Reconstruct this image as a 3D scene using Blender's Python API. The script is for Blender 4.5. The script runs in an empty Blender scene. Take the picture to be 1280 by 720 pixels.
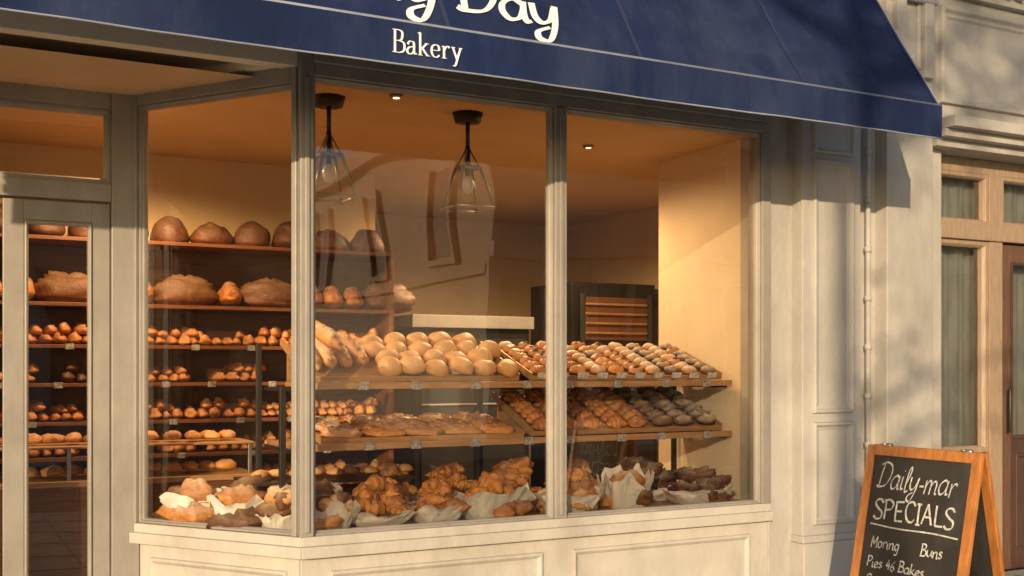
import bpy, math, random
from mathutils import Vector, Matrix, noise
random.seed(11)
R=random.random
def U(a,b): return a+(b-a)*random.random()
scene=bpy.context.scene
# ---------------------------------------------------------------- materials
def nt(name):
    m=bpy.data.materials.new(name); m.use_nodes=True
    n=m.node_tree; n.nodes.clear()
    o=n.nodes.new('ShaderNodeOutputMaterial'); return m,n,o
def N(n,t,**k):
    x=n.nodes.new(t)
    for a,b in k.items():
        if a in x.inputs.keys(): x.inputs[a].default_value=b
        else: setattr(x,a,b)
    return x
def rgba(c): return (c[0],c[1],c[2],1)
def mat(name,c1,c2=None,rough=.6,scale=4,detail=4,bump=.0,bscale=40,metal=0,stretch=(1,1,1),spec=.5,dirt_or_sheen=None,coat=0):
    m,n,o=nt(name); L=n.links.new
    if c2 is None: c2=tuple(x*.8 for x in c1)
    tc=N(n,'ShaderNodeTexCoord'); mp=N(n,'ShaderNodeMapping'); mp.inputs['Scale'].default_value=stretch
    L(tc.outputs['Object'],mp.inputs['Vector'])
    ns=N(n,'ShaderNodeTexNoise',Scale=scale,Detail=detail,Roughness=.6); L(mp.outputs[0],ns.inputs['Vector'])
    cr=N(n,'ShaderNodeValToRGB'); cr.color_ramp.elements[0].position=.32; cr.color_ramp.elements[1].position=.68
    cr.color_ramp.elements[0].color=rgba(c1); cr.color_ramp.elements[1].color=rgba(c2)
    L(ns.outputs['Fac'],cr.inputs[0])
    b=N(n,'ShaderNodeBsdfPrincipled',Roughness=rough,Metallic=metal); b.inputs['Specular IOR Level'].default_value=spec
    b.inputs['Coat Weight'].default_value=coat
    col=cr.outputs[0]
    if dirt_or_sheen:
        n2=N(n,'ShaderNodeTexNoise',Scale=dirt_or_sheen[1],Detail=6,Roughness=.7); 
        mp2=N(n,'ShaderNodeMapping'); mp2.inputs['Scale'].default_value=(1,1,.35); L(tc.outputs['Object'],mp2.inputs['Vector']); L(mp2.outputs[0],n2.inputs['Vector'])
        r2=N(n,'ShaderNodeValToRGB'); r2.color_ramp.elements[0].position=.45; r2.color_ramp.elements[1].position=.72
        L(n2.outputs['Fac'],r2.inputs[0])
        ml=N(n,'ShaderNodeMath',operation='MULTIPLY'); ml.inputs[1].default_value=dirt_or_sheen[2]; L(r2.outputs[0],ml.inputs[0])
        mx=N(n,'ShaderNodeMix',data_type='RGBA'); L(ml.outputs[0],mx.inputs[0]); L(col,mx.inputs[6]); mx.inputs[7].default_value=rgba(dirt_or_sheen[0])
        col=mx.outputs[2]
    L(col,b.inputs['Base Color'])
    rr=N(n,'ShaderNodeMapRange'); rr.inputs[3].default_value=max(.02,rough-.1); rr.inputs[4].default_value=min(1,rough+.12)
    L(ns.outputs['Fac'],rr.inputs[0]); L(rr.outputs[0],b.inputs['Roughness'])
    if bump:
        nb=N(n,'ShaderNodeTexNoise',Scale=bscale,Detail=3); L(mp.outputs[0],nb.inputs['Vector'])
        bp=N(n,'ShaderNodeBump',Strength=bump,Distance=.01); L(nb.outputs['Fac'],bp.inputs['Height']); L(bp.outputs[0],b.inputs['Normal'])
    L(b.outputs[0],o.inputs[0]); return m
def bread(name,lo,mid,hi,flour=(.8,.72,.6),famt=1,bs=60,bump=.5,rough=.5):
    m,n,o=nt(name); L=n.links.new
    at=N(n,'ShaderNodeAttribute',attribute_name='Col'); sp=N(n,'ShaderNodeSeparateColor'); L(at.outputs['Color'],sp.inputs[0])
    tc=N(n,'ShaderNodeTexCoord')
    ns=N(n,'ShaderNodeTexNoise',Scale=28,Detail=4,Roughness=.65); L(tc.outputs['Object'],ns.inputs['Vector'])
    def mth(op,a,b,c=None):
        x=N(n,'ShaderNodeMath',operation=op)
        for i,v in enumerate((a,b,c)):
            if v is None: continue
            if isinstance(v,(int,float)): x.inputs[i].default_value=v
            else: L(v,x.inputs[i])
        return x.outputs[0]
    f=mth('MULTIPLY',sp.outputs[1],.55)
    f=mth('MULTIPLY_ADD',sp.outputs[0],.35,f)
    f=mth('MULTIPLY_ADD',ns.outputs['Fac'],1.0,f); f=mth('SUBTRACT',f,.43)
    cr=N(n,'ShaderNodeValToRGB'); e=cr.color_ramp.elements; e[0].position=.08;e[0].color=rgba(lo); e[1].position=.95; e[1].color=rgba(hi)
    x=e.new(.5); x.color=rgba(mid); L(f,cr.inputs[0])
    n2=N(n,'ShaderNodeTexNoise',Scale=90,Detail=3); L(tc.outputs['Object'],n2.inputs['Vector'])
    k=mth('MULTIPLY',n2.outputs['Fac'],1.7*famt); k=mth('MULTIPLY',k,sp.outputs[2]); 
    kc=N(n,'ShaderNodeClamp'); L(k,kc.inputs[0])
    mx=N(n,'ShaderNodeMix',data_type='RGBA'); L(kc.outputs[0],mx.inputs[0]); L(cr.outputs[0],mx.inputs[6]); mx.inputs[7].default_value=rgba(flour)
    b=N(n,'ShaderNodeBsdfPrincipled',Roughness=rough); L(mx.outputs[2],b.inputs['Base Color'])
    nb=N(n,'ShaderNodeTexNoise',Scale=bs,Detail=4,Roughness=.7); L(tc.outputs['Object'],nb.inputs['Vector'])
    bp=N(n,'ShaderNodeBump',Strength=bump,Distance=.012); L(nb.outputs['Fac'],bp.inputs['Height']); L(bp.outputs[0],b.inputs['Normal'])
    L(b.outputs[0],o.inputs[0]); return m
def glassmat(name,refl=1.7,tint=(.96,.97,.95),rough=0.0):
    m,n,o=nt(name); L=n.links.new
    fr=N(n,'ShaderNodeFresnel',IOR=1.5); ml=N(n,'ShaderNodeMath',operation='MULTIPLY',use_clamp=True); ml.inputs[1].default_value=refl
    L(fr.outputs[0],ml.inputs[0])
    t=N(n,'ShaderNodeBsdfTransparent'); t.inputs[0].default_value=rgba(tint)
    g=N(n,'ShaderNodeBsdfGlossy',Roughness=rough)
    tc=N(n,'ShaderNodeTexCoord'); nb=N(n,'ShaderNodeTexNoise',Scale=1.3,Detail=1); L(tc.outputs['Object'],nb.inputs['Vector'])
    bp=N(n,'ShaderNodeBump',Strength=.6,Distance=.01); L(nb.outputs['Fac'],bp.inputs['Height']); L(bp.outputs[0],g.inputs['Normal'])
    mx=N(n,'ShaderNodeMixShader'); L(ml.outputs[0],mx.inputs[0]); L(t.outputs[0],mx.inputs[1]); L(g.outputs[0],mx.inputs[2])
    L(mx.outputs[0],o.inputs[0]); return m
def emis(name,c,s):
    m,n,o=nt(name); e=N(n,'ShaderNodeEmission',Strength=s); e.inputs[0].default_value=rgba(c); n.links.new(e.outputs[0],o.inputs[0]); return m

M_stone=mat('painted_stone',(.47,.45,.415),(.40,.38,.35),.7,3,bump=.3,bscale=30,dirt_or_sheen=((.22,.205,.18),1.6,.55))
M_frame=mat('frame_paint',(.335,.31,.27),(.28,.26,.23),.42,5,bump=.15,bscale=25,dirt_or_sheen=((.16,.14,.11),3,.5))
M_base=mat('panel_paint',(.54,.51,.455),(.47,.44,.39),.55,4,bump=.2,bscale=30,dirt_or_sheen=((.25,.22,.18),2.2,.55))
M_soffit=mat('soffit_plaster',(.80,.71,.56),(.76,.67,.53),.7,3,bump=.1)
M_navy=mat('awning_canvas',(.004,.013,.055),(.009,.022,.085),.8,1.5,bump=.4,bscale=260,spec=.25,dirt_or_sheen=((.045,.065,.13),.9,.8))  # paler patches are sunlit sheen painted into the canvas colour
M_white=mat('letter_paint',(.85,.86,.88),(.8,.81,.83),.6)
M_trim=mat('awning_piping',(.28,.31,.38),(.2,.23,.3),.5)
M_metal=mat('dark_metal',(.03,.03,.03),(.05,.045,.04),.4,metal=.6)
M_steel=mat('brushed_steel',(.4,.4,.4),(.3,.3,.3),.35,metal=.9)
M_cream=mat('interior_plaster',(.78,.67,.49),(.70,.59,.42),.8,2,bump=.15)
M_inwall=mat('interior_wall',(.66,.50,.30),(.60,.45,.27),.8,2)
M_ceil=mat('interior_ceiling',(.66,.46,.25),(.60,.41,.22),.8,2)
M_wood=mat('shelf_wood',(.42,.24,.10),(.28,.14,.05),.5,6,stretch=(1,8,8),bump=.15)
M_dwood=mat('dark_shelf_wood',(.19,.068,.022),(.10,.035,.012),.45,6,stretch=(1,8,8))
M_floor=mat('shop_floor',(.40,.27,.16),(.31,.2,.11),.4,5)
M_brown=mat('door_wood',(.38,.28,.19),(.29,.205,.14),.45,7,stretch=(8,8,1),bump=.15)
M_dbrown=mat('door_dark_wood',(.095,.05,.035),(.06,.033,.025),.4,7,stretch=(8,8,1),bump=.15)
M_board=mat('chalkboard_slate',(.012,.012,.012),(.026,.025,.023),.7,5,dirt_or_sheen=((.07,.068,.064),3,.6))
M_oak=mat('orange_wood',(.50,.20,.05),(.32,.11,.025),.45,7,stretch=(6,6,1),bump=.2)
M_paper=mat('baking_paper',(.72,.67,.59),(.62,.57,.49),.8,12,bump=.3,bscale=40)
M_case=mat('paper_case',(.70,.66,.58),(.22,.24,.3),.8,45)
M_chalk=mat('chalk',(.72,.72,.69),(.3,.3,.3),.9,60)
M_asph=mat('asphalt',(.045,.045,.048),(.065,.063,.06),.85,8,bump=.5,bscale=200)
M_pave=mat('paving',(.36,.34,.30),(.30,.28,.25),.8,5,bump=.3,bscale=80)
M_opp=mat('limestone',(.60,.53,.43),(.52,.45,.36),.8,2,dirt_or_sheen=((.3,.25,.2),.6,.5))
M_opp2=mat('brick_wall',(.30,.16,.10),(.22,.12,.08),.8,3)
M_darkwin=mat('dark_window',(.03,.035,.04),(.05,.05,.05),.08)
M_bark=mat('bark',(.12,.09,.06),(.07,.05,.035),.9,12)
M_leaf=mat('leaves',(.05,.09,.025),(.10,.13,.04),.6,1.5)
M_glass=glassmat('window_glass',2.6)
M_glass2=glassmat('door_glass',3.0,(.9,.92,.9))
M_curt=mat('curtain',(.75,.72,.64),(.55,.52,.45),.9,3,stretch=(5,1,1))
B_gold=bread('crust_golden',(.72,.42,.15),(.54,.23,.05),(.24,.07,.018))
B_bun=bread('crust_floury',(.62,.33,.11),(.54,.27,.085),(.38,.175,.05),flour=(.68,.50,.29),famt=.8,bump=.35)
B_dark=bread('crust_dark',(.26,.10,.032),(.12,.042,.015),(.045,.016,.007),flour=(.38,.26,.15))
B_orng=bread('pastry_orange',(.76,.38,.09),(.60,.235,.045),(.26,.075,.015),bs=45,bump=.9,rough=.36)
B_choc=bread('pastry_dark',(.24,.085,.032),(.10,.036,.016),(.03,.012,.007),flour=(.66,.54,.40),bump=.8)
BREADS=[B_gold,B_bun,B_dark,B_orng,B_choc,M_case,M_paper]
GOLD,BUN,DARK,ORNG,CHOC,CASE,PAPER=range(7)
# ---------------------------------------------------------------- builder
class MB:
    def __init__(s): s.v=[];s.f=[];s.m=[];s.c=[];s.s=[]
    def add(s,vs,fs,m=0,col=(.5,.5,0),smooth=False,M=None):
        o=len(s.v)
        for i,p in enumerate(vs):
            p=Vector(p); p=M@p if M is not None else p; s.v.append(p)
            s.c.append(col[i] if isinstance(col,list) else col)
        for f in fs: s.f.append([o+i for i in f]); s.m.append(m); s.s.append(smooth)
    def box(s,x0,x1,y0,y1,z0,z1,m=0,M=None):
        vs=[(x,y,z) for z in (z0,z1) for y in (y0,y1) for x in (x0,x1)]
        s.add(vs,[(0,2,3,1),(4,5,7,6),(0,1,5,4),(1,3,7,5),(3,2,6,7),(2,0,4,6)],m,M=M)
    def tube(s,pts,r,m=0,seg=10,M=None,cap=True):
        pts=[Vector(p) for p in pts]; rr=r if isinstance(r,list) else [r]*len(pts)
        vs=[];fs=[]
        for i,p in enumerate(pts):
            d=(pts[min(i+1,len(pts)-1)]-pts[max(i-1,0)]).normalized()
            a=d.orthogonal().normalized() if abs(d.z)>.9 else d.cross(Vector((0,0,1))).normalized(); b=d.cross(a)
            if abs(d.z)>.9: a=Vector((1,0,0)); b=d.cross(a).normalized(); a=b.cross(d)
            for k in range(seg):
                t=2*math.pi*k/seg; vs.append(p+(a*math.cos(t)+b*math.sin(t))*rr[i])
        for i in range(len(pts)-1):
            for k in range(seg): k2=(k+1)%seg; fs.append((i*seg+k,i*seg+k2,(i+1)*seg+k2,(i+1)*seg+k))
        if cap: fs.append(tuple(range(seg))[::-1]); fs.append(tuple(range((len(pts)-1)*seg,len(pts)*seg)))
        s.add(vs,fs,m,smooth=True,M=M)
    def mould(s,x0,x1,z0,z1,y,prof,m=0,M=None,fill=None):
        vs=[];fs=[]
        for d,h in prof:
            vs+=[(x0+d,y-h,z0+d),(x1-d,y-h,z0+d),(x1-d,y-h,z1-d),(x0+d,y-h,z1-d)]
        for i in range(len(prof)-1):
            for k in range(4): k2=(k+1)%4; fs.append((i*4+k,i*4+k2,i*4+4+k2,i*4+4+k))
        s.add(vs,fs,m,M=M)
    def ell(s,M,r,m=0,seg=14,rings=9,amp=.06,fr=14,flat=.45,var=None,ridge=None,flour=0,power=1):
        rx,ry,rz=r; vs=[];fs=[];cs=[]; var=R() if var is None else var; off=Vector((U(0,99),U(0,99),U(0,99)))
        for i in range(rings+1):
            th=math.pi*i/rings
            for k in range(seg):
                ph=2*math.pi*k/seg
                d=Vector((math.sin(th)*math.cos(ph),math.sin(th)*math.sin(ph),math.cos(th)))
                nn=noise.noise(Vector((d.x*rx,d.y*ry,d.z*rz))*fr+off)
                q=1+amp*nn*2; b=flour*max(0,d.z*1.4-.2)*(.6+.8*max(0,nn+.3))
                x=math.copysign(abs(d.x)**power,d.x)
                if ridge and d.z>-.1:
                    kk,a=ridge; w=abs(math.sin(kk*d.x*math.pi+d.y*.8)); q*=1+a*(w-.5); b=max(b,(1-w)**3*.8*max(0,d.z))
                z=d.z*rz*q; 
                if z<0: z*=flat
                vs.append((x*rx*q,d.y*ry*q,z)); cs.append((var,.5+.5*d.z,b))
        for i in range(rings):
            for k in range(seg): k2=(k+1)%seg; fs.append((i*seg+k,(i+1)*seg+k,(i+1)*seg+k2,i*seg+k2))
        s.add(vs,fs,m,cs,True,M)
    def croissant(s,M,L=.08,r=.032,m=3,curl=1.4,flour=0,seg_n=7):
        n=28; seg=12; vs=[];fs=[];cs=[]; var=R(); off=U(0,50)
        for i in range(n+1):
            t=i/n*2-1; a=t*curl; Rr=L/curl if curl else 1
            c=Vector((math.sin(a)*Rr,(math.cos(a)-1)*Rr,0)); tan=Vector((math.cos(a),-math.sin(a),0)); b=Vector((tan.y,-tan.x,0))
            st=(i/n*seg_n)%1
            rad=r*(max(.10,1-abs(t)**2.0))*(.76+.42*(st if t<0 else 1-st))
            for k in range(seg):
                w=2*math.pi*k/seg; q=rad*(1+.16*noise.noise(Vector((i*.5,k*.7,off))))
                z=math.sin(w)*q; z=z if z>0 else z*.6
                vs.append(c+b*math.cos(w)*q+Vector((0,0,z))); cs.append((var,.45+.4*math.sin(w)+.5*((st if t<0 else 1-st)-.5),flour*max(0,math.sin(w))*R()))
        for i in range(n):
            for k in range(seg): k2=(k+1)%seg; fs.append((i*seg+k,i*seg+k2,(i+1)*seg+k2,(i+1)*seg+k))
        s.add(vs,fs,m,cs,True,M)
    def paper(s,c,rx,ry,h,m=PAPER,rot=0,flare=1.25,jag=.25):
        seg=44; rows=7; vs=[];fs=[];off=U(0,90)
        for i in range(rows+1):
            t=i/rows; fl=.85+(flare-.85)*t
            for k in range(seg):
                a=2*math.pi*k/seg; ca=math.copysign(abs(math.cos(a))**.6,math.cos(a)); sa=math.copysign(abs(math.sin(a))**.6,math.sin(a))
                nn=noise.noise(Vector((ca*2.2,sa*2.2,off+t*1.4)))+.5*noise.noise(Vector((ca*6,sa*6,off+t*3)))
                q=fl*(1+.15*nn*(.3+t)); z=h*t*(1+jag*noise.noise(Vector((ca*2.2,sa*2.2,off+7)))*1.5*t)
                vs.append((ca*rx*q,sa*ry*q,max(z,0)+.002))
        for i in range(rows):
            for k in range(seg): k2=(k+1)%seg; fs.append((i*seg+k,i*seg+k2,(i+1)*seg+k2,(i+1)*seg+k))
        fs.append(tuple(range(seg))[::-1])
        s.add(vs,fs,m,smooth=False,M=Matrix.Translation(c)@Matrix.Rotation(rot,4,'Z'))
    def obj(s,name,mats,parent=None,bevel=0):
        me=bpy.data.meshes.new(name); me.from_pydata(s.v,[],s.f)
        for x in mats: me.materials.append(x)
        me.polygons.foreach_set('material_index',s.m); me.polygons.foreach_set('use_smooth',s.s)
        ca=me.color_attributes.new('Col','FLOAT_COLOR','POINT'); fl=[]
        for c in s.c: fl+=[c[0],c[1],c[2],1]
        ca.data.foreach_set('color',fl); me.update()
        o=bpy.data.objects.new(name,me); scene.collection.objects.link(o)
        if parent: o.parent=parent
        if bevel:
            b=o.modifiers.new('bevel','BEVEL'); b.width=bevel; b.segments=2; b.limit_method='ANGLE'; b.angle_limit=.7; b.harden_normals=False
        return o
def empty(name):
    e=bpy.data.objects.new(name,None); scene.collection.objects.link(e); return e
T=Matrix.Translation
def RX(a): return Matrix.Rotation(a,4,'X')
def RY(a): return Matrix.Rotation(a,4,'Y')
def RZ(a): return Matrix.Rotation(a,4,'Z')
# ---------------------------------------------------------------- lettering
G={
'S':(.55,[[(.52,.84),(.38,1),(.15,.95),(.09,.74),(.28,.53),(.48,.36),(.44,.08),(.2,0),(.03,.14)]]),
'u':(.6,[[(.05,.52),(.06,.15),(.2,0),(.38,.1),(.5,.48)],[(.5,.52),(.5,.15),(.6,.02)]]),
'n':(.6,[[(.05,.54),(.08,.3),(.08,0)],[(.08,.3),(.25,.52),(.42,.48),(.46,.2),(.48,.03),(.58,.05)]]),
'm':(.85,[[(.05,.54),(.08,.3),(.08,0)],[(.08,.3),(.22,.52),(.36,.46),(.38,.0)],[(.38,.3),(.52,.52),(.68,.46),(.7,.1),(.8,.03)]]),
'y':(.58,[[(.05,.54),(.08,.2),(.2,.05),(.38,.15),(.5,.5)],[(.52,.54),(.46,0),(.3,-.4),(.1,-.38),(.1,-.2),(.35,-.05)]]),
'D':(.85,[[(.2,.98),(.16,.5),(.16,.02)],[(0,.9),(.3,1.02),(.68,.88),(.76,.48),(.55,.1),(.16,.0),(.02,.06)]]),
'a':(.62,[[(.48,.46),(.3,.55),(.09,.4),(.05,.18),(.18,0),(.38,.08),(.49,.35)],[(.5,.54),(.48,.2),(.52,.02),(.62,.04)]]),
'e':(.52,[[(.06,.26),(.25,.28),(.43,.38),(.33,.54),(.14,.48),(.05,.24),(.16,.02),(.33,.02),(.47,.14)]]),
'r':(.45,[[(.06,.54),(.09,.3),(.09,0)],[(.09,.3),(.2,.5),(.32,.55),(.4,.48)]]),
'k':(.58,[[(.08,1),(.08,.5),(.08,0)],[(.45,.54),(.25,.34),(.09,.26)],[(.2,.32),(.35,.12),(.55,.0)]]),
'l':(.3,[[(.08,.3),(.22,.8),(.15,1),(.07,.8),(.08,.15),(.16,0),(.28,.08)]]),
'i':(.26,[[(.08,.52),(.08,.1),(.16,0),(.24,.05)],[(.09,.72),(.11,.76)]]),
'o':(.55,[[(.25,.54),(.07,.42),(.06,.12),(.24,0),(.42,.12),(.42,.42),(.25,.54),(.3,.53)]]),
's':(.45,[[(.38,.48),(.2,.54),(.09,.42),(.24,.28),(.36,.14),(.22,0),(.05,.06)]]),
'g':(.58,[[(.45,.46),(.25,.55),(.07,.35),(.15,.06),(.33,.06),(.46,.35)],[(.47,.54),(.45,0),(.36,-.36),(.12,-.34)]]),
't':(.4,[[(.18,.85),(.16,.4),(.18,.06),(.33,.02)],[(.02,.54),(.2,.55),(.36,.56)]]),
'h':(.58,[[(.08,1),(.08,.5),(.08,0)],[(.08,.3),(.25,.52),(.42,.46),(.45,.0)]]),
'd':(.6,[[(.45,.46),(.25,.55),(.06,.3),(.18,0),(.38,.08),(.47,.35)],[(.5,1),(.49,.5),(.5,0)]]),
'f':(.4,[[(.38,.92),(.22,1),(.15,.8),(.15,0)],[(.02,.5),(.34,.53)]]),
'b':(.58,[[(.08,1),(.08,.5),(.08,0)],[(.08,.35),(.28,.54),(.46,.3),(.3,0),(.08,.08)]]),
'B':(.68,[[(.12,.98),(.12,.5),(.12,.02)],[(.02,.98),(.35,1),(.52,.86),(.46,.62),(.14,.53)],[(.2,.53),(.5,.48),(.62,.26),(.48,.03),(.02,.0)]]),
'P':(.62,[[(.12,.98),(.12,.5),(.1,.0)],[(.02,.95),(.35,1),(.54,.82),(.42,.55),(.14,.48)]]),
'E':(.58,[[(.5,1),(.1,.96),(.1,.96)],[(.1,.98),(.09,.5),(.1,.02)],[(.1,.5),(.42,.53)],[(.08,.02),(.5,.03)]]),
'C':(.62,[[(.56,.82),(.4,1),(.15,.88),(.06,.5),(.18,.08),(.42,0),(.57,.16)]]),
'I':(.3,[[(.14,1),(.13,.5),(.14,0)],[(.03,1),(.26,1)],[(.03,0),(.26,0)]]),
'A':(.65,[[(.04,0),(.3,1)],[(.3,1),(.56,0)],[(.14,.36),(.46,.37)]]),
'L':(.52,[[(.1,1),(.09,.5),(.1,.02)],[(.09,.02),(.48,.03)]]),
'M':(.8,[[(.08,0),(.1,1)],[(.1,1),(.38,.3)],[(.38,.3),(.64,1)],[(.64,1),(.68,0)]]),
'F':(.5,[[(.1,1),(.1,0)],[(.08,1),(.46,.98)],[(.1,.53),(.36,.54)]]),
'T':(.55,[[(.26,1),(.25,0)],[(.02,.98),(.52,1)]]),
'-':(.35,[[(.05,.3),(.3,.32)]]), ' ':(.35,[]), '.':(.2,[[(.07,.02),(.1,.04)]]),
'4':(.55,[[(.3,.95),(.06,.35)],[(.06,.35),(.5,.37)],[(.36,.7),(.36,0)]]),
'6':(.52,[[(.42,.95),(.15,.65),(.06,.25),(.25,0),(.43,.2),(.3,.45),(.1,.35)]]),
}
GS={
'B':(.70,[[(.16,1),(.16,.5),(.16,0)],[(.03,1),(.35,1),(.52,.9),(.50,.62),(.36,.53),(.16,.53)],[(.36,.53),(.60,.44),(.62,.14),(.42,.0),(.03,0)]]),
'a':(.56,[[(.08,.42),(.18,.56),(.36,.54),(.40,.40),(.40,.12),(.44,.02),(.54,.04)],[(.40,.34),(.16,.28),(.05,.12),(.16,-.01),(.32,.04),(.40,.16)]]),
'k':(.64,[[(.14,1.02),(.14,.5),(.14,0)],[(.02,.0),(.14,0),(.26,.0)],[(.02,.98),(.08,.99),(.14,1.02)],[(.46,.54),(.30,.38),(.15,.25)],[(.24,.34),(.40,.12),(.52,.0)],[(.36,.55),(.46,.55),(.58,.55)],[(.42,0),(.52,0),(.64,0)]]),
'e':(.54,[[(.07,.30),(.26,.30),(.46,.31)],[(.46,.31),(.42,.50),(.26,.56),(.10,.46),(.06,.24),(.14,.05),(.30,-.01),(.47,.10)]]),
'r':(.48,[[(.15,.54),(.15,.25),(.15,0)],[(.03,0),(.15,0),(.28,0)],[(.03,.52),(.09,.52),(.15,.55)],[(.15,.34),(.24,.50),(.36,.56),(.43,.49)]]),
'y':(.60,[[(.12,.54),(.22,.28),(.32,.02)],[(.52,.54),(.38,.14),(.24,-.26),(.10,-.30)],[(.02,.55),(.12,.55),(.24,.55)],[(.42,.55),(.52,.55),(.62,.55)]]),
}
def crom(P,n=7):
    if len(P)<3: return [Vector(P[0]).lerp(Vector(P[1]),i/n) for i in range(n+1)]
    P=[Vector(p) for p in P]; Q=[P[0]*2-P[1]]+P+[P[-1]*2-P[-2]]; out=[]
    for i in range(1,len(Q)-2):
        for k in range(n):
            t=k/n;a,b,c,d=Q[i-1],Q[i],Q[i+1],Q[i+2]
            out.append(.5*((2*b)+(c-a)*t+(2*a-5*b+4*c-d)*t*t+(3*b-a-3*c+d)*t**3))
    out.append(P[-1]); return out
def text(mb,s,x0,y0,size,wmin,wmax,fn,m=0,nib=.6,xs=1,slant=0,wob=0,track=1,gl=G):
    x=x0; layer=0
    for ch in s:
        w,st=gl[ch]; dy=U(-wob,wob)*size
        for P in [crom(q) for q in st]:
            layer+=1; vs=[];fs=[]
            for i,p in enumerate(P):
                d=(P[min(i+1,len(P)-1)]-P[max(i-1,0)]); d=d.normalized() if d.length>1e-6 else Vector((1,0))
                ww=wmin+(wmax-wmin)*abs(math.sin(math.atan2(d.y,d.x)-nib))
                nn=Vector((-d.y,d.x))*ww*.5
                for q in (p+nn,p-nn):
                    vs.append(fn(x+(q.x+slant*q.y)*size*xs,y0+q.y*size+dy,.0002*layer))
            for i in range(len(P)-1): fs.append((2*i,2*i+1,2*i+3,2*i+2))
            mb.add(vs,fs,m)
        x+=w*size*xs*track
    return x
# ================================================================ BAKERY BUILDING
bak=empty('bakery_building')
SX=Vector((.565,-.825,0)).normalized(); SY=Vector((.825,.565,0)).normalized()
MS=Matrix(((SX.x,SY.x,0,-.61),(SX.y,SY.y,0,.89),(0,0,1,0),(0,0,0,1))); SW=1.079
w=MB()
w.box(2.95,4.1,0,.25,0,8.0)
w.box(-3.2,2.95,.0,.25,3.0,8.0)
w.box(-3.2,-2.25,0,.9,0,3.0)
w.box(2.80,2.95,-.005,.25,0,3.0)
def pil(x0,x1,yy,zt):
    w.box(x0,x1,-yy,0.01,.5,zt)
    w.box(x0-.02,x1+.02,-yy-.035,.01,.1,.46); w.box(x0-.012,x1+.012,-yy-.02,.01,.46,.502)
pil(2.985,3.45,.09,3.9); pil(3.66,4.06,.10,3.9)
w.box(3.452,3.658,-.03,.01,.1,.5)
PR=[(0,0),(.004,.020),(.018,.024),(.030,.006),(.042,.004),(.05,.0)]
for a,b in ((2.76,3.05),(1.22,2.73),(.56,1.17)):
    w.mould(3.06,3.385,a,b,-.09,PR); 
w.box(3.64,4.08,-.13,.01,3.9,3.96); w.box(3.62,4.10,-.17,.01,3.96,4.02); w.box(2.95,4.12,-.22,.01,4.02,4.14)
w.box(3.70,3.78,-.15,-.09,3.3,3.9); w.box(3.94,4.02,-.15,-.09,3.3,3.9)
w.mould(3.78,3.94,3.35,3.85,-.10,[(0,0),(.004,.02),(.02,.022),(.03,.004)])
for zz in (3.78,3.84): w.tube([(3.67,-.14,zz),(4.05,-.14,zz)],.02,seg=10)
w.obj('facade_wall',[M_stone],bak,.006)
p=MB(); p.tube([(3.555,-.045,.5),(3.555,-.045,3.9)],.016,seg=12)
for i in range(11): p.tube([(3.555,-.045,.7+i*.3),(3.555,-.045,.735+i*.3)],.023,seg=12)
p.obj('downpipe',[M_stone],bak)
f=MB()
f.box(-.02,2.80,.0,.12,0.0,.60); f.box(-.03,2.80,-.05,.12,.6,.655); f.box(-.02,2.80,-.03,.12,.655,.70)
f.box(0,SW,.0,.12,0,.60,M=MS); f.box(0,SW+.012,-.05,.12,.598,.653,M=MS); f.box(0,SW+.006,-.03,.12,.653,.698,M=MS)
PB=[(0,0),(.004,.016),(.016,.018),(.034,.002),(.055,.0)]
for a,b in ((.12,1.28),(1.46,2.66)): f.mould(a,b,.12,.53,0,PB)
f.mould(.1,SW-.1,.12,.53,0,PB,M=MS)
f.box(-.03,2.8,-.018,.0,0,.09); f.box(0,SW,-.018,.0,0,.088,M=MS)
f.obj('window_base',[M_base],bak,.004)
g=MB()
def win(x0,x1,z0,z1,fw,M=None):
    g.mould(x0,x1,z0,z1,.03,[(0,0.0),(0,.045),(fw,.045),(fw+.005,.03),(fw+.011,.026),(fw+.011,-.0)],M=M)
g.box(-.033,.033,-.035,.06,.70,3.0); g.box(1.34,1.41,-.035,.07,.70,2.86); g.box(2.735,2.80,-.03,.1,.70,2.86)
g.box(.033,2.80,-.028,.1,2.86,2.92); g.box(.033,2.8,-.045,.1,2.92,3.0)
win(.033,1.34,.70,2.86,.010); win(1.41,2.735,.70,2.86,.010)
g.box(-.01,.03,-.034,.03,.70,3.0,M=MS); g.box(SW-.055,SW-.025,-.034,.04,.70,2.9,M=MS); g.box(.03,SW-.055,-.03,.06,2.83,2.93,M=MS)
win(.03,SW-.055,.70,2.83,.010,M=MS)
g.box(1.363,1.387,-.045,-.035,.72,2.85)
g.box(-.012,.012,-.045,-.035,.72,2.85)
g.obj('window_frame',[M_frame],bak,.005)
gl=MB()
gl.add([(.03,.025,.7),(1.345,.025,.7),(1.345,.025,2.86),(.03,.025,2.86)],[(0,1,2,3)])
gl.add([(1.405,.025,.7),(2.74,.025,.7),(2.74,.025,2.86),(1.405,.025,2.86)],[(0,1,2,3)])
gl.add([(.02,.02,.7),(SW-.05,.02,.7),(SW-.05,.02,2.83),(.02,.02,2.83)],[(0,1,2,3)],M=MS)
gl.obj('window_glass',[M_glass],bak)
d=MB(); Y=.89
d.box(-.735,-.60,Y-.03,Y+.06,0,2.9); d.box(-2.25,-.735,Y-.02,Y+.1,2.80,2.9); d.box(-2.25,-.735,Y-.025,Y+.1,2.33,2.42)
d.box(-2.25,-2.15,Y-.03,Y+.1,0,2.33)
d.mould(-2.15,-.735,2.42,2.80,Y+.02,[(0,0),(0,.03),(.02,.03),(.03,.01),(.03,-.02)])
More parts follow.
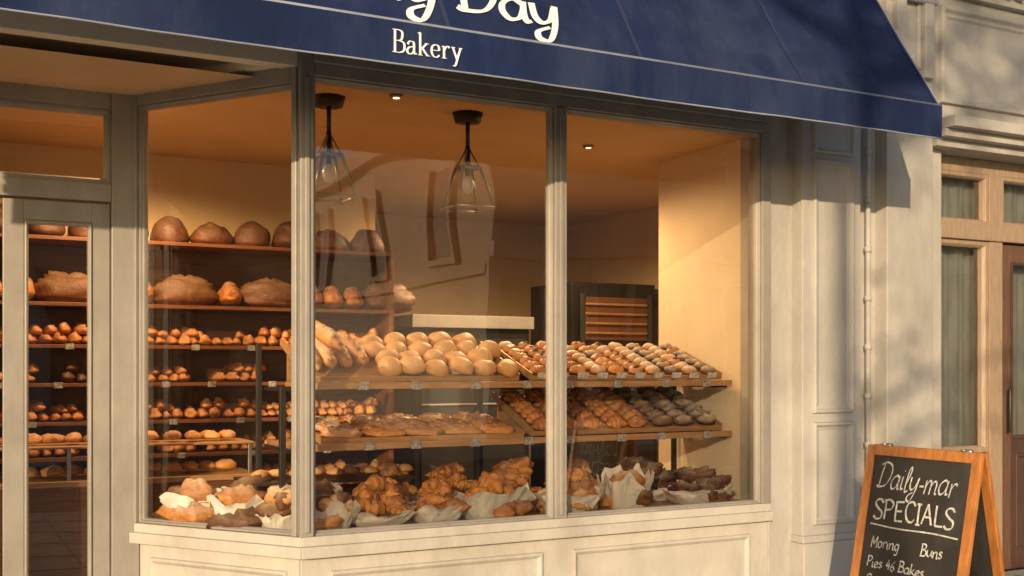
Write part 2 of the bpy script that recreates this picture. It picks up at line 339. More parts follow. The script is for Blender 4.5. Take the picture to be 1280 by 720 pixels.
def leaf(x0,x1):
    d.box(x0+.004,x0+.10,Y,Y+.05,.11,2.32); d.box(x1-.09,x1-.004,Y,Y+.05,.11,2.32)
    d.box(x0+.10,x1-.09,Y,Y+.05,2.22,2.32); d.box(x0+.10,x1-.09,Y,Y+.05,.11,.40)
    d.mould(x0+.10,x1-.09,.40,2.22,Y,[(0,0),(.003,.012),(.012,.012),(.02,-.0),(.02,-.02)])
leaf(-1.24,-.735); leaf(-1.75,-1.245); leaf(-2.15,-1.755)
d.obj('door_frame',[M_frame],bak,.004)
dg=MB()
for a,b in ((-1.14,-.82),(-1.65,-1.33),(-2.06,-1.84)):
    dg.add([(a,Y+.03,.4),(b,Y+.03,.4),(b,Y+.03,2.22),(a,Y+.03,2.22)],[(0,1,2,3)])
dg.add([(-2.15,Y+.03,2.42),(-.735,Y+.03,2.42),(-.735,Y+.03,2.8),(-2.15,Y+.03,2.8)],[(0,1,2,3)])
dg.obj('door_glass',[M_glass],bak)
so=MB(); so.add([(-2.3,0.0,2.96),(-.03,0.0,2.96),(-.62,.9,2.96),(-2.3,.9,2.96)],[(0,1,2,3)])
so.box(-2.25,-.035,-.004,.08,2.90,3.02); so.box(-2.25,-.6,.80,.868,2.90,2.955)
so.box(0,SW-.1,-.08,-.034,2.905,2.95,M=MS)
so.obj('entrance_soffit',[M_soffit],bak,.003)
i=MB()
i.add([(-3,.2,2.88),(4.05,.2,2.88),(4.05,4.4,2.88),(-3,4.4,2.88)],[(0,1,2,3)],2)
i.add([(-.0,.1,2.881),(2.95,.1,2.881),(2.95,.25,2.881),(-.0,.25,2.881)],[(0,1,2,3)],2)
i.add([(-3,.99,.1),(4.05,.99,.1),(4.05,4.4,.1),(-3,4.4,.1)],[(0,1,2,3)],3)
i.add([(-3,4.4,0),(4.05,4.4,0),(4.05,4.4,2.9),(-3,4.4,2.9)],[(0,1,2,3)],1)
i.add([(4.05,.25,0),(4.05,4.4,0),(4.05,4.4,2.9),(4.05,.25,2.9)],[(0,1,2,3)],1)
i.add([(-3,.9,0),(-3,4.4,0),(-3,4.4,2.9),(-3,.9,2.9)],[(0,1,2,3)],1)
i.box(-2.3,1.30,2.46,2.56,.1,2.88,1)
i.box(2.82,2.93,.1,1.12,.0,2.88,0)
i.obj('shop_interior',[M_cream,M_inwall,M_ceil,M_floor],bak)
l=MB()
vs=[(.03,.1,.69),(2.82,.1,.69),(2.82,.95,.69),(-.50,.95,.69),(-.50,.86,.69)]
l.add(vs+[(x,y,.64) for x,y,z in vs],[(0,1,2,3,4),(5,6,7,8,9),(3,2,7,8)])
l.box(-.5,2.82,.93,.97,.1,.64)
l.obj('window_ledge',[M_wood],bak)
dl=MB()
DL=[(.55,.22),(2.1,.86)]
for x,y in DL:
    dl.tube([(x,y,2.878),(x,y,2.866)],.034,0,seg=20); dl.tube([(x,y,2.865),(x,y,2.863)],.018,1,seg=16)
dl.obj('ceiling_downlight',[M_steel,emis('lamp_glow',(1,.72,.42),2.5)],bak)
for k,(x,y,e_) in enumerate([(-.5,1.35,190),(2.3,2.0,200),(2.0,.75,30)]):  # strong spots added to brighten the shop, away from the downlight fittings
    L=bpy.data.lights.new('interior_spot','SPOT'); L.energy=e_; L.color=(1,.60,.27); L.shadow_soft_size=.06; L.spot_size=math.radians(165); L.spot_blend=.5
    o=bpy.data.objects.new('interior_spot',L); o.location=(x,y,2.83); scene.collection.objects.link(o); o.parent=bak
# ================================================================ AWNING
aw=empty('awning'); AX0,AX1=-2.6,3.24; PY,PZ=-.87,2.89; TY,TZ=-.01,4.25; LS=math.hypot(TY-PY,TZ-PZ)
AN=Vector((0,-(TZ-PZ),(TY-PY))).normalized()
def awn(x,s,o=0):
    t=s/LS; sag=-.022*math.sin(math.pi*t)*(.5+.5*abs(math.sin((x-AX0-.02)*math.pi/.973)))+.016*noise.noise(Vector((x*1.3,s*1.5,3)))+.006*noise.noise(Vector((x*5,s*2,1)))
    return Vector((x,PY+(TY-PY)*t,PZ+(TZ-PZ)*t))+AN*(sag+o)
def val(x,z,o=0):
    k=(PZ-z)/.17
    return Vector((x,PY-.012-.008*math.sin(x*3.1)*k-.009*noise.noise(Vector((x*4,z*3,0)))*k-o,z))
a=MB()
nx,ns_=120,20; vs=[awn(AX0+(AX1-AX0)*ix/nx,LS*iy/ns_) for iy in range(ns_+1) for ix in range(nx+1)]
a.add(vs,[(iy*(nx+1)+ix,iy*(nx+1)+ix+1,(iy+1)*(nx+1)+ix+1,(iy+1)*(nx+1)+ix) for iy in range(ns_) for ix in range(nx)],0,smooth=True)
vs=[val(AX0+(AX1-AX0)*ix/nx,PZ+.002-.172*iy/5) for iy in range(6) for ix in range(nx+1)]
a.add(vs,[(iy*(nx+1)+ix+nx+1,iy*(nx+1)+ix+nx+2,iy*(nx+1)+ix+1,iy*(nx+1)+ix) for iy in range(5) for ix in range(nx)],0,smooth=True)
for x in [AX0+.02+k*.973 for k in range(7)]:
    xx=min(x,AX1-.012)
    vs=[awn(xx+dx,LS*k/16,.004) for k in range(17) for dx in (-.010,.010)]
    a.add(vs,[(2*k,2*k+1,2*k+3,2*k+2) for k in range(16)],1)
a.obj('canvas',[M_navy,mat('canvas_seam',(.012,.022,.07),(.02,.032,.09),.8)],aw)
a=MB()
a.tube([(AX0,PY-.004,PZ+.004),(AX1,PY-.004,PZ+.004)],.009)
a.tube([val(AX0+(AX1-AX0)*k/80,PZ-.172) for k in range(81)],.004)
a.tube([awn(AX1,LS*k/12) for k in range(13)],.006)
a.obj('piping',[M_trim],aw)
a=MB()
a.box(AX0+.02,AX1-.02,PY+.01,PY+.05,PZ-.05,PZ-.01)
a.box(AX0,AX1,-.06,-.002,TZ-.06,TZ+.03)
for x in (AX0+.1,.3,AX1-.12): a.tube([(x,PY+.03,PZ-.03),(x,-.02,3.35)],.012)
a.obj('support_frame',[M_steel],aw)
a=MB()
text(a,'Sunny Day',-.42,.135,.265,.07,.145,lambda x,y,o:awn(x,y,.005+o),xs=.95,slant=.2,nib=.5,track=1.0)
text(a,'Bakery',.080,2.765,.090,.028,.115,lambda x,y,o:val(x,y,.004+o),xs=.96,nib=0,gl=GS,track=1.02)
a.obj('lettering',[M_white],aw)
# ================================================================ NEIGHBOUR
nb=empty('neighbouring_building'); w=MB()
w.box(4.1,9,0,.3,2.9,8); w.box(4.1,4.24,-.01,.3,0,2.9); w.box(6.4,9,0,.3,0,2.9)
w.box(4.1,9,-.10,0,2.90,2.95); w.box(4.1,9,-.17,0,2.95,3.0); w.box(4.1,9,-.24,0,3.0,3.07); w.box(4.1,9,-.03,0,3.07,3.13)
w.mould(4.22,5.5,3.2,3.84,0,[(0,0),(.004,.03),(.03,.034),(.05,.012),(.07,.012),(.085,0)])
w.box(4.12,9,-.05,0,3.9,3.95); w.box(4.12,9,-.12,0,4.02,4.08); w.box(4.12,9,-.2,0,4.08,4.2)
for k in range(40): w.box(4.16+k*.12,4.22+k*.12,-.10,0,3.95,4.02)
w.obj('facade_wall',[M_stone],nb,.005)
w=MB(); y0=.10
w.box(4.24,4.33,y0,y0+.1,.1,2.9); w.box(4.33,6.4,y0,y0+.1,2.80,2.9); w.box(4.33,6.4,y0-.03,y0+.1,2.35,2.46)
w.box(4.82,4.95,y0-.01,y0+.1,.1,2.35); w.box(4.82,4.95,y0-.01,y0+.1,2.46,2.8)
w.mould(4.33,4.82,2.46,2.80,y0+.02,[(0,0),(0,.02),(.025,.02),(.035,0),(.035,-.03)])
w.mould(4.95,6.4,2.46,2.80,y0+.02,[(0,0),(0,.02),(.025,.02),(.035,0),(.035,-.03)])
w.mould(4.33,4.82,.92,2.35,y0+.02,[(0,0),(0,.02),(.03,.02),(.045,.0),(.045,-.03)])
w.obj('shopfront_frame',[M_brown],nb,.004)
w=MB()
w.box(4.33,4.82,y0+.02,y0+.08,.1,.92); w.mould(4.38,4.77,.2,.82,y0+.02,[(0,0),(.004,.015),(.02,.015),(.035,.0)])
for a_,b_ in ((4.96,5.66),(5.67,6.37)):
    w.box(a_,a_+.11,y0+.02,y0+.08,.1,2.34,2); w.box(b_-.11,b_,y0+.02,y0+.08,.1,2.34,2); w.box(a_+.11,b_-.11,y0+.02,y0+.08,2.22,2.34,2); w.box(a_+.11,b_-.11,y0+.02,y0+.08,.1,1.0)
    w.mould(a_+.15,b_-.15,.25,.9,y0+.02,[(0,0),(.004,.015),(.02,.015),(.035,.0)])
    w.mould(a_+.11,b_-.11,1.0,2.22,y0+.03,[(0,0),(0,.02),(.015,.02),(.025,0)])
w.tube([(5.0,y0-.03,1.05),(5.0,y0-.03,1.35)],.011,1)
w.obj('shop_door',[M_dbrown,M_metal,mat('door_red_wood',(.16,.085,.055),(.10,.055,.035),.42,7,stretch=(8,8,1))],nb,.004)
w=MB(); 
for q in ((4.33,4.82,.92,2.35),(4.33,4.82,2.46,2.8),(4.95,6.4,2.46,2.8),(5.07,5.55,1.0,2.22),(5.78,6.26,1.0,2.22)):
    w.add([(q[0],y0+.05,q[2]),(q[1],y0+.05,q[2]),(q[1],y0+.05,q[3]),(q[0],y0+.05,q[3])],[(0,1,2,3)])
w.obj('shop_glass',[M_glass2],nb)
w=MB(); vs=[];n=160
for k in range(n+1):
    x=4.2+2.3*k/n; yy=.25+.012*math.sin(k*.5)+.007*math.sin(k*1.3)
    vs+=[(x,yy,.1),(x,yy,2.9)]
w.add(vs,[(2*k,2*k+2,2*k+3,2*k+1) for k in range(n)],0,smooth=True)
w.box(4.12,6.5,1.0,1.05,0,2.95,1)
w.obj('curtain',[M_curt,M_inwall],nb)
# ================================================================ DISPLAY SHELVES
sh=MB()
Zt,Zm=1.39,1.08
for z,xa in ((Zt,.16),(Zm,.06)):
    sh.box(xa,2.80,.34,.86,z,z+.022,0); sh.box(xa-.003,2.80,.325,.345,z-.008,z+.026,0)
sh.box(-.12,.75,.42,.86,.90,.912,1)
for x,y in ((.02,.86),(1.37,.90),(2.78,.88)):
    sh.box(x-.014,x+.014,y,y+.028,.69,1.62,1)
for x in (.06,1.37,2.78):
    for z in (Zt-.02,Zm-.02): sh.box(x-.01,x+.01,.36,.88,z,z+.02,1)
sh.box(-.03,.0,.30,.33,.69,1.40,1)
sh.obj('display_shelf',[M_wood,M_metal],None,.002)
def slope(Y0,z0,Y1,z1):
    a=math.atan2(z1-z0,Y1-Y0); LL=math.hypot(Y1-Y0,z1-z0)
    return LL,(lambda x,s,h=0: T((x,Y0,z0))@RX(a)@T((0,s,h)))
def tray(name,x0,x1,Y0,z0,Y1,z1):
    LL,f=slope(Y0,z0,Y1,z1); t=MB(); M=f(0,0)
    t.box(x0,x1,0,LL,-.012,0,0,M=M); t.box(x0,x1,-.008,0,-.012,.014,0,M=M); t.box(x0-.008,x0,-.008,LL,-.012,.03,0,M=M); t.box(x1,x1+.008,-.008,LL,-.012,.03,0,M=M)
    t.box(x0+.02,x1-.02,Y1-.03,Y1-.015,z0-.02,z1-.02,0)
    t.obj(name,[M_wood]); return LL,f
LL,F=tray('bread_tray',.14,1.33,.37,1.435,.84,1.62)
b=MB()
for k in range(4):
    b.ell(F(.20+k*.085,.27+.015*k,.045)@RZ(math.radians(90+U(-4,8))),(.25-.01*k,.046,.055),GOLD,seg=18,rings=34,amp=.06,ridge=(3.2,.2),flat=.7,var=.5+.2*R(),flour=.2)
b.ell(F(.30,.30,.125)@RZ(1.72),(.22,.044,.046),GOLD,rings=34,ridge=(3.2,.2),flat=.7,var=.5,flour=.2)
b.obj('baguettes',BREADS)
b=MB()
for r in range(4):
    for c in range(6):
        x=.585+c*.142+(.035 if r%2 else 0)+U(-.012,.012)
        if x>1.32: continue
        s=.06+r*.128+U(-.008,.008)
        if r==0:
            b.paper(F(x,s,0).to_translation(),.055,.05,.035,CASE,flare=1.1,jag=.1)
        b.ell(F(x,s,.022+.016*R())@RZ(U(0,6))@RX(U(-.12,.12)),(.074*U(.88,1.06),.071*U(.88,1.06),.062*U(.85,1.12)),BUN,seg=24,rings=16,amp=.08,fr=16,flour=.8,var=.1+.9*R(),flat=.5)
b.obj('bread_rolls',BREADS)
def small(b,M,kind):
    if kind==0: b.ell(M,(.046,.036,.03),GOLD,seg=14,rings=9,amp=.18,fr=40,flour=.3); b.ell(M@T((0,0,.018)),(.024,.017,.018),CHOC,seg=8,rings=5,amp=.2)
    elif kind==1: b.ell(M@RZ(U(-.3,.3)),(.054,.035,.03),CHOC,seg=14,rings=9,amp=.2,fr=40,flour=.9)
    elif kind==2: b.ell(M,(.054,.036,.032),ORNG,seg=14,rings=10,amp=.15,ridge=(2.5,.2),fr=40,flour=.1)
    elif kind==3: b.ell(M,(.052,.036,.034),GOLD,seg=14,rings=9,amp=.12,fr=30,flour=1.0)
LL,F=tray('pastry_tray',1.42,2.74,.37,1.435,.84,1.60)
b=MB(); kinds=[2,0,2,3,2,0,3,1,3,1]
for c in range(10):
    x=1.485+c*.131
    for r in range(7):
        small(b,F(x+U(-.008,.008),.045+r*.073+U(-.005,.005),.024),kinds[c] if R()<.85 else kinds[(c+3)%10])
    b.box(x-.034,x+.034,-.0,.004,.0,.034,CASE,M=F(0,-.016,-.0))
b.obj('small_pastries',BREADS)
LL,F=tray('pastry_tray',1.42,2.74,.37,1.125,.84,1.32)
b=MB()
for c in range(8):
    x=1.50+c*.165
    for r in range(7):
        M=F(x+U(-.008,.008),.045+r*.075,.028)@RZ(U(-.16,.16)+(.25 if c<5 else .1))
        if c<4: b.croissant(M,.080,.044,ORNG,curl=.7,seg_n=6)
        elif c==4: b.ell(M,(.074,.040,.040),ORNG,seg=14,rings=16,amp=.12,fr=40,ridge=(3,.25))
        else: b.ell(M,(.072,.040,.038),CHOC if c>5 else DARK,seg=14,rings=14,amp=.2,fr=45,flour=.7,ridge=(3,.15))
b.obj('croissants',BREADS)
LL,F=tray('pastry_tray',.20,1.36,.37,1.118,.84,1.19)
b=MB()
for c in range(5):
    for r in range(3):
        x=.34+c*.225+U(-.01,.01)
        b.ell(F(x,.09+r*.16,.014)@RZ(U(-.12,.12)),(.11,.076,.032),[GOLD,ORNG,ORNG,GOLD,ORNG][c],seg=20,rings=12,amp=.16,fr=40,flour=.7 if c==0 else .1,power=.75,flat=.3,ridge=(2,.12),var=.1+.5*R())
        for q in range(7): b.ell(F(x+U(-.08,.08),.09+r*.16+U(-.045,.045),.040),(.016,.013,.012),ORNG if q%3 else GOLD,seg=7,rings=5)
b.obj('flatbreads',BREADS)
M_tag=mat('tag_card',(.06,.065,.09),(.45,.42,.37),.6,90)
pt=MB()
for z,n in ((Zt,8),(Zm,8)):
    for k in range(n):
        x=.42+k*.31+U(-.03,.03); pt.box(x-.028,x+.028,.316,.320,z-.012,z+.03,0)
pt.obj('price_tags',[M_tag])
def pile(name,cx,cy,rx,ry,h,kind,papr=True,n=14,ph=.10,jag=.35):
    b=MB()
    if papr: b.paper((cx,cy,.692),rx,ry,ph,rot=U(-.3,.3),flare=1.25,jag=jag)
    for k in range(n):
        t=k/n; a=U(0,6.28); q=math.sqrt(R())*(1-.75*t)
        M=T((cx+math.cos(a)*rx*q*.95,cy+math.sin(a)*ry*q*.95,.73+h*t))@RZ(U(0,6.28))@RX(U(-.4,.4))@RY(U(-.3,.3))
        if kind=='crois': b.croissant(M,U(.09,.115),U(.045,.055),ORNG if R()<.8 else GOLD,curl=1.0,flour=.2)
        elif kind=='rust': b.ell(M,(U(.07,.10),U(.05,.065),U(.045,.06)),[ORNG,GOLD,ORNG][k%3],seg=18,rings=14,amp=.3,fr=24,flour=.2,flat=.8)
        elif kind=='choc': b.ell(M,(U(.09,.12),U(.045,.06),U(.04,.05)),CHOC if k%3 else DARK,seg=18,rings=14,amp=.22,fr=35,flour=.6,flat=.8,ridge=(3,.15))
        elif kind=='flour': b.ell(M,(U(.08,.11),U(.06,.08),U(.05,.065)),DARK if k%2 else GOLD,seg=18,rings=14,amp=.16,fr=22,flour=.8,flat=.8,ridge=(2.5,.2))
        elif kind=='loaf': b.ell(M,(.15,.085,.075),GOLD if k%2 else DARK,seg=20,rings=16,amp=.15,fr=22,flour=.4,flat=.8,ridge=(3,.2),var=.8)
    return b.obj(name,BREADS)
pile('bag_of_rustic_bread',.18,.25,.13,.12,.16,'flour',n=8,ph=.12,jag=.5)
pile('bag_of_croissants',.47,.30,.15,.13,.17,'crois',n=20,ph=.06)
pile('bag_of_pastries',.68,.60,.14,.13,.19,'rust',n=20,ph=.09)
pile('bag_of_croissants',.78,.24,.12,.11,.14,'crois',n=15,ph=.09)
pile('bag_of_pastries',.98,.56,.14,.13,.20,'crois',n=18,ph=.10)
pile('bag_of_rustic_bread',1.10,.24,.17,.12,.15,'rust',n=16,ph=.14,jag=.3)
pile('bag_of_pastries',1.38,.54,.14,.14,.20,'rust',n=18,ph=.08)
pile('bag_of_croissants',1.58,.26,.16,.13,.16,'rust',n=22,ph=.10)
pile('bag_of_pastries',1.80,.54,.14,.13,.20,'crois',n=18,ph=.08)
pile('bag_of_rustic_bread',1.98,.27,.12,.11,.13,'flour',n=7,ph=.19,jag=.5)
pile('bag_of_chocolate_pastries',2.28,.54,.20,.16,.18,'choc',n=24,ph=.07)
pile('bag_of_chocolate_pastries',2.50,.28,.18,.13,.13,'choc',n=16,ph=.08)
pile('bag_of_rustic_bread',-.33,.74,.14,.11,.14,'loaf',n=4,ph=.14,jag=.3)
pile('bag_of_rustic_bread',-.16,.52,.13,.13,.15,'loaf',n=5,ph=.15,jag=.3)
pile('bag_of_rustic_bread',-.02,.31,.10,.09,.14,'flour',n=7,ph=.10)
b=MB()
for k in range(9):
    b.ell(T((-.05+.1*k,.6+.04*(k%2),.935))@RZ(U(0,3)),(.05,.045,.03),GOLD if k%2 else BUN,amp=.12,flour=.5)
b.obj('bread_rolls',BREADS)
# ================================================================ BACK SHELVES
s=MB(); bx0,bx1,by0,by1=-2.2,1.26,2.0,2.42
zs=[.30,.52,.74,.96,1.17,1.40,1.63,1.88,2.27]
for z in zs: s.box(bx0,bx1,by0,by1,z-.022,z)
s.box(bx0,bx1,by1,by1+.02,.1,2.25)
for x in (bx0,-1.1,bx1-.03): s.box(x,x+.03,by0+.01,by1,.1,2.27)
for z in zs[:-2]:
    x=-2.0
    while x<1.1: s.box(x,x+.05,by0-.006,by0-.002,z-.03,z+.005,1); x+=U(.25,.5)
s.obj('wall_shelf',[M_dwood,M_tag],None,.002)
b=MB()
x=-2.1
while x<1.1:
    k=random.choice([0,0,1,2]); 
    if k==0: rr=U(.11,.14); b.ell(T((x+rr,2.2,2.27+rr*.4))@RZ(U(0,6)),(rr,rr,rr*1.1),DARK,seg=22,rings=16,amp=.07,fr=8,flour=.1,ridge=(1.5,.08),flat=.4,var=.5+.5*R()); x+=rr*2+.01
    elif k==1: b.ell(T((x+.14,2.2,2.31))@RZ(U(-.2,.2)),(.14,.10,.11),DARK,seg=20,rings=16,amp=.08,ridge=(2.5,.12),flour=.1,var=.5); x+=.28
    else: b.ell(T((x+.12,2.2,2.31)),(.12,.11,.14),DARK,seg=20,rings=14,amp=.06,flour=.15,var=.7); x+=.25
x=-2.1
while x<1.1:
    if R()<.3: b.ell(T((x+.2,2.18,1.93))@RZ(U(-.1,.1)),(.20,.11,.14),DARK,seg=20,rings=30,amp=.07,ridge=(6,.14),flour=.25,power=.8,var=.4); x+=.41
    else: b.ell(T((x+.075,2.17,1.935))@RZ(math.radians(U(60,80))),(.16,.075,.10),GOLD if R()<.4 else ORNG,seg=16,rings=24,amp=.06,ridge=(3.0,.2),flour=.1,var=.8+.4*R()); x+=.14
b.obj('loaves',BREADS)
b=MB()
for z in zs[:-2]:
    row=random.choice([ORNG,DARK,ORNG]); x=-2.15
    while x<1.15:
        if R()<.08: x+=U(.05,.2); row=random.choice([ORNG,GOLD,DARK,ORNG])
        r=U(.030,.042); an=U(1.1,1.9)
        b.ell(T((x+r,2.11,z+r*.6))@RZ(an),(r*2.4,r,r*U(1.0,1.3)),row,seg=12,rings=14,amp=.14,fr=24,flour=.1,ridge=(2.5,.22),var=.5+.5*R())
        if R()<.75: b.ell(T((x+r*1.8,2.13,z+r*2.0))@RZ(an+U(-.4,.4)),(r*2.3,r,r*1.1),row,seg=12,rings=14,amp=.14,fr=24,flour=.1,ridge=(2.5,.22),var=.5+.5*R())
        x+=r*2.0
b.obj('bread_rolls',BREADS)
c=MB(); c.box(-1.9,.1,1.25,1.62,.1,.86,0); c.box(-1.92,.12,1.23,1.64,.86,.89,1); c.box(-1.9,.1,1.26,1.6,1.06,1.072,1)
for x in (-1.88,-.9,.07): c.box(x,x+.02,1.27,1.29,.89,1.06,2)
c.obj('shop_counter',[M_dwood,M_wood,M_steel],None,.002)
b=MB()
for k in range(18):
    b.ell(T((-1.8+k*.105,1.42+U(-.05,.05),.92))@RZ(U(0,6)),(.065,.045,.04),[ORNG,GOLD,ORNG][k//6],amp=.15,flour=.2,ridge=(2,.15))
    b.ell(T((-1.8+k*.105,1.42+U(-.05,.05),1.098))@RZ(U(0,6)),(.07,.045,.035),[GOLD,ORNG,GOLD][k//6],amp=.15,flour=.2,ridge=(2,.15))
b.obj('bread_rolls',BREADS)
c=MB(); c.box(1.75,2.75,2.8,3.4,.1,1.80,0); c.box(1.72,2.78,2.77,3.42,1.80,1.90,1); c.box(1.8,2.24,2.785,2.80,.3,1.72,2); c.box(2.27,2.7,2.785,2.8,.3,1.72,2)
for z in (.6,.9,1.2,1.5): c.box(1.8,2.7,2.775,2.785,z,z+.015,1)
c.obj('refrigerated_cabinet',[M_metal,mat('enamel',(.33,.34,.36)),M_darkwin,],None,.006)
c=MB(); c.box(3.15,3.98,2.8,3.5,.1,2.2,0); c.box(3.25,3.9,2.785,2.8,1.72,2.08,1)
for k in range(4): c.box(3.27,3.88,2.765,2.785,1.77+k*.08,1.79+k*.08,3)
c.box(3.22,3.26,2.77,2.79,1.69,2.11,2); c.box(3.89,3.93,2.77,2.79,1.69,2.11,2)
c.box(3.25,3.9,2.785,2.8,1.2,1.6,2); c.tube([(3.3,2.75,1.66),(3.85,2.75,1.66)],.012,0)
c.obj('bakery_oven',[M_metal,mat('oven_cavity',(.16,.07,.03)),M_darkwin,M_wood],None,.006)
for (x,y) in ((1.05,.42),(.26,.42)):
    c=MB(); c.tube([(x,y,2.88),(x,y,2.83)],[.085,.07],0,seg=20); c.tube([(x,y,2.84),(x,y,2.70)],.012,0)
    zt,zb=2.58,2.36; a1=.05; a2=.11
    for sx,sy in ((-1,-1),(1,-1),(1,1),(-1,1)):
        c.tube([(x,y,2.70),(x+sx*a1,y+sy*a1,zt)],.005,2); c.tube([(x+sx*a1,y+sy*a1,zt),(x+sx*a2,y+sy*a2,zb)],.009,2)
    for z,a_ in ((zt,a1),(zb,a2)):
        for k in range(4):
            q=[(-1,-1),(1,-1),(1,1),(-1,1)]; p1,p2=q[k],q[(k+1)%4]; c.tube([(x+p1[0]*a_,y+p1[1]*a_,z),(x+p2[0]*a_,y+p2[1]*a_,z)],.009,2)
    c.tube([(x,y,2.7),(x,y,2.54)],.014,0); c.ell(T((x,y,2.49)),(.035,.035,.05),1,amp=0,flat=1)
    c.obj('pendant_lamp',[M_metal,mat('frosted_bulb',(.7,.62,.5),rough=.2),mat('lamp_brass',(.35,.27,.17),(.25,.19,.12),.35,metal=.5)])
# ================================================================ CHALKBOARD
cb=empty('chalkboard_sign'); HX,Y0,Y1,HZ=2.57,-1.70,-1.03,1.11
GZ=.12
def build_board():
    HZl=HZ-GZ; spread=.19; a=math.atan2(spread,HZl); LLn=math.hypot(spread,HZl); W=Y1-Y0
    for sign in (-1,1):
        X=Vector((0,-1,0)) if sign<0 else Vector((0,1,0)); Z=Vector((-sign*math.sin(a),0,math.cos(a))); Yv=Z.cross(X)
        org=Vector((HX+sign*(spread+.012),Y1 if sign<0 else Y0,GZ+.002))
        M=Matrix(((X.x,Yv.x,Z.x,org.x),(X.y,Yv.y,Z.y,org.y),(X.z,Yv.z,Z.z,org.z),(0,0,0,1)))
        c=MB(); fw=.05
        c.box(0,fw,-.011,.011,0,LLn,0,M=M); c.box(W-fw,W,-.011,.011,0,LLn,0,M=M)
        c.box(fw,W-fw,-.0105,.0105,LLn-fw,LLn-.001,0,M=M); c.box(fw,W-fw,-.0105,.0105,.10,.10+fw,0,M=M)
        c.box(fw-.002,W-fw+.002,-.004,.006,.10+fw-.002,LLn-fw+.002,1,M=M)
        c.obj('frame_panel',[M_oak,M_board],cb,.003)
        if sign<0:
            t=MB(); fn=lambda x,z,o: M@Vector((x,-.0065-o*.3,z))
            for (s,x,z,sz,wd,xs,sl) in (('Daily-mar',.085,.80,.12,.075,.80,.25),('SPECIALS',.09,.655,.095,.10,1.15,.0),('Moring',.10,.515,.055,.12,1.0,.1),('Buns',.40,.515,.055,.12,1.0,.1),
                ('Pies 46 Bakes',.09,.42,.05,.12,1.08,.1),('Sandi brend',.10,.335,.05,.12,1.1,.1),('Tarts 4',.10,.25,.05,.12,1.1,.1)):
                s=''.join(ch if ch in G else 'e' for ch in s)
                text(t,s,x,z,sz,wd*.5,wd*1.2,fn,xs=xs,slant=sl,wob=.06,nib=.9)
            P=[(.08,.625),(.25,.618),(.45,.622),(.60,.615)]
            vs=[]
            for q in crom(P): vs+=[fn(q.x,q.y+.004,0),fn(q.x,q.y-.003,0)]
            t.add(vs,[(2*k,2*k+1,2*k+3,2*k+2) for k in range(len(vs)//2-1)])
            t.obj('chalk_writing',[M_chalk],cb)
    h=MB()
    for y in (Y0+.1,Y1-.1): h.tube([(HX,y-.03,HZ+.004),(HX,y+.03,HZ+.004)],.01)
    h.tube([(HX-.12,Y0+.02,.5),(HX+.12,Y0+.02,.5)],.004)
    h.obj('hinge',[M_steel],cb)
build_board()
# ================================================================ GROUND / STREET
gr=MB(); gr.add([(-300,-300,0),(300,-300,0),(300,300,0),(-300,300,0)],[(0,1,2,3)]); gr.obj('ground',[M_asph])
rd=MB(); rd.add([(-200,-11.5,.004),(200,-11.5,.004),(200,-4.2,.004),(-200,-4.2,.004)],[(0,1,2,3)]); rd.obj('road',[M_asph])
rm=MB()
for k in range(-15,15): rm.add([(k*6,-7.9,.008),(k*6+3,-7.9,.008),(k*6+3,-7.78,.008),(k*6,-7.78,.008)],[(0,1,2,3)])
rm.obj('road_markings',[M_white])
pv=MB(); pv.box(-60,60,-4.05,.0,0,.12); pv.box(-60,60,-16,-11.65,0,.12)
pv.obj('pavement',[M_pave])
pj=MB()
for k in range(-20,30): pj.box(k*.6,k*.6+.006,-4.04,-.12,.115,.1235)
for k in range(1,7): pj.box(-12,18,-.6*k-.003,-.6*k+.003,.115,.124)
pj.obj('paving_joints',[M_asph])
kb=MB(); kb.box(-60,60,-4.2,-4.05,0,.125); kb.box(-60,60,-11.65,-11.5,0,.125); kb.obj('kerb',[M_stone],None,.01)
def block(name,x0,x1,y,h,m,nw,fl=3.4,dep=8,side=False):
    e=MB(); e.box(x0,x1,y-dep,y,0,h,0); e.box(x0-.1,x1+.1,y,y+.35,h-.5,h-.01,0); e.box(x0,x1,y,y+.2,3.9,4.3,2)
    ww=(x1-x0)/nw
    for k in range(nw):
        cx=x0+ww*(k+.5)
        e.box(cx-ww*.38,cx+ww*.38,y,y+.03,.6,3.3,1); e.box(cx-.06,cx+.06,y+.03,y+.1,.6,3.3,2)
        e.box(x0+ww*k-.12,x0+ww*k+.12,y,y+.18,.1,3.9,2)
        z=4.9
        while z+2<h-.6:
            e.box(cx-.5,cx+.5,y,y+.03,z,z+1.9,1)
            for q in ((cx-.62,cx-.5,z-.1,z+2.05),(cx+.5,cx+.62,z-.1,z+2.05),(cx-.5,cx+.5,z+1.9,z+2.05),(cx-.7,cx+.7,z-.22,z-.1),(cx-.03,cx+.03,z,z+1.9)): e.box(q[0],q[1],y+.001,y+.12,q[2],q[3],2)
            z+=fl
    if side:
        yy=y-2.6
        while yy>y-dep+1:
            for z in (4.1,):
                e.box(x0-.03,x0,yy-.55,yy+.55,z,z+1.9,1)
                for q in ((yy-.67,yy-.55,z-.1,z+2.0),(yy+.55,yy+.67,z-.1,z+2.0),(yy-.7,yy+.7,z-.25,z-.1)): e.box(x0-.12,x0-.001,q[0],q[1],q[2],q[3],2)
            yy-=4.2
        e.box(x0-.15,x0,y-dep,y,3.4,3.7,2); e.box(x0-.3,x0,y-dep,y,h-.4,h,2)
    e.obj(name,[m,M_darkwin,M_opp])
block('limestone_building',-2,2.5,-15.6,6.2,M_opp,2,dep=5)
block('limestone_building',9,16,-15.6,7.0,M_opp,3,dep=13,side=True)
block('brick_building',16.3,30,-15.8,9.5,M_opp2,5)
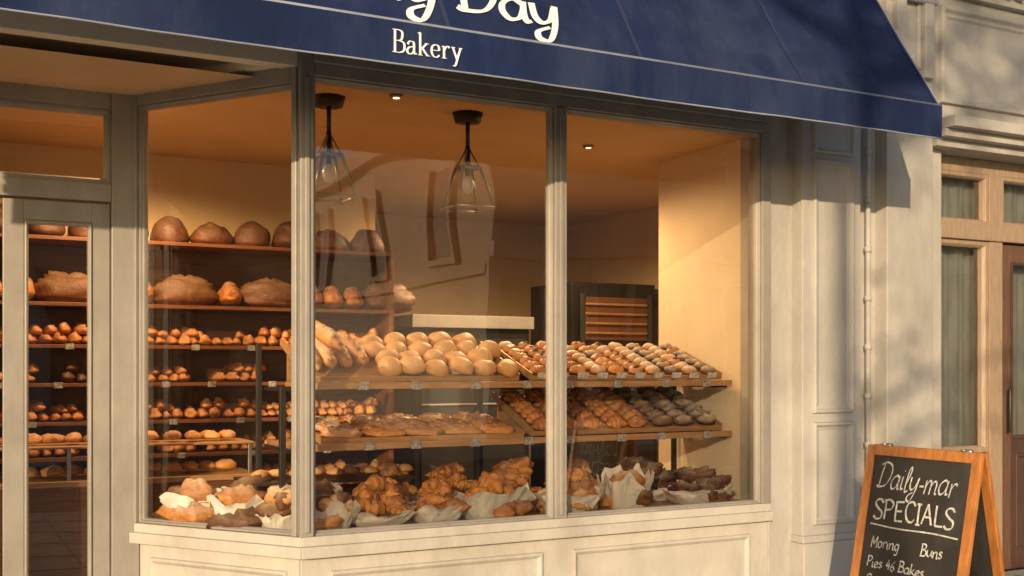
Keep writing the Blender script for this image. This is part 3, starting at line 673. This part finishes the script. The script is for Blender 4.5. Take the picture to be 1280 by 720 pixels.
# street tree
tr=empty('street_tree'); tx,ty=-6.4,-12.4
t=MB(); t.tube([(tx,ty,0),(tx+.05,ty,2),(tx,ty+.05,4),(tx-.1,ty,7.4)],[.13,.11,.09,.04])
ends=[]
for k in range(11):
    a=k*2.4; z0=U(6.0,7.2); L_=U(1.3,2.6); p0=Vector((tx,ty,z0)); p1=p0+Vector((math.cos(a)*L_*.6,math.sin(a)*L_*.6,L_*.35)); p2=p0+Vector((math.cos(a)*L_,math.sin(a)*L_,L_*.7))
    t.tube([p0,p1,p2],[.05,.03,.012],seg=6); ends+=[p1,p2,p2]
    for q in range(2):
        e_=p1+Vector((U(-.8,.8),U(-.8,.8),U(.0,1))); t.tube([p1,e_],[.02,.006],seg=5); ends.append(e_)
low=[]
for (ox,oz) in ((.55,5.3),(1.0,4.9),(1.5,5.4),(.1,5.0)):
    p0=Vector((tx,ty,oz-.6)); p2=Vector((tx+ox,ty+U(-.4,.4),oz)); t.tube([p0,(p0+p2)/2+Vector((0,0,.12)),p2],[.035,.025,.01],seg=6); low.append(p2)
t.obj('trunk',[M_bark],tr)
t=MB()
def leaves(e_,n,sx,sz_):
    for q in range(n):
        c=e_+Vector((random.gauss(0,sx),random.gauss(0,sx),random.gauss(0,sz_))); sz=U(.05,.10)
        M=T(c)@RZ(U(0,6.3))@RX(U(0,3)); t.add([(-sz,0,0),(0,-sz*.5,0),(sz,0,0),(0,sz*.5,.01)],[(0,1,2,3)],M=M)
for e_ in ends: leaves(e_,30,.34,.24)
for e_ in low: leaves(e_,20,.22,.24)
t.obj('foliage',[M_leaf],tr)
# ================================================================ LIGHT / WORLD / CAMERA
el=math.radians(13); hd=Vector((.62,.78)).normalized()
dv=Vector((hd.x*math.cos(el),hd.y*math.cos(el),-math.sin(el)))
sl=bpy.data.lights.new('sun','SUN'); sl.energy=5.0; sl.angle=math.radians(.5); sl.color=(1,.75,.47)
so_=bpy.data.objects.new('sun',sl); so_.rotation_euler=dv.to_track_quat('-Z','Y').to_euler(); scene.collection.objects.link(so_)
W=bpy.data.worlds.new('World'); scene.world=W; W.use_nodes=True; n=W.node_tree; n.nodes.clear()
o=n.nodes.new('ShaderNodeOutputWorld'); bg=n.nodes.new('ShaderNodeBackground'); sk=n.nodes.new('ShaderNodeTexSky')
sk.sky_type='NISHITA'; sk.sun_disc=False; sk.sun_elevation=el; sk.sun_rotation=math.atan2(-hd.x,-hd.y)%(2*math.pi)
bg.inputs[1].default_value=.15; n.links.new(sk.outputs[0],bg.inputs[0]); n.links.new(bg.outputs[0],o.inputs[0])
cam=bpy.data.cameras.new('camera'); co=bpy.data.objects.new('camera',cam); scene.collection.objects.link(co); scene.camera=co
cam.sensor_width=36; cam.lens=36*1400/1280; cam.shift_y=100/1280; cam.clip_end=1000; cam.clip_start=.05
co.location=(-1.613,-5.09,1.49); co.rotation_euler=(math.radians(90),0,math.radians(-28.06))
scene.view_settings.view_transform='Standard'; scene.view_settings.look='None'; scene.view_settings.exposure=0
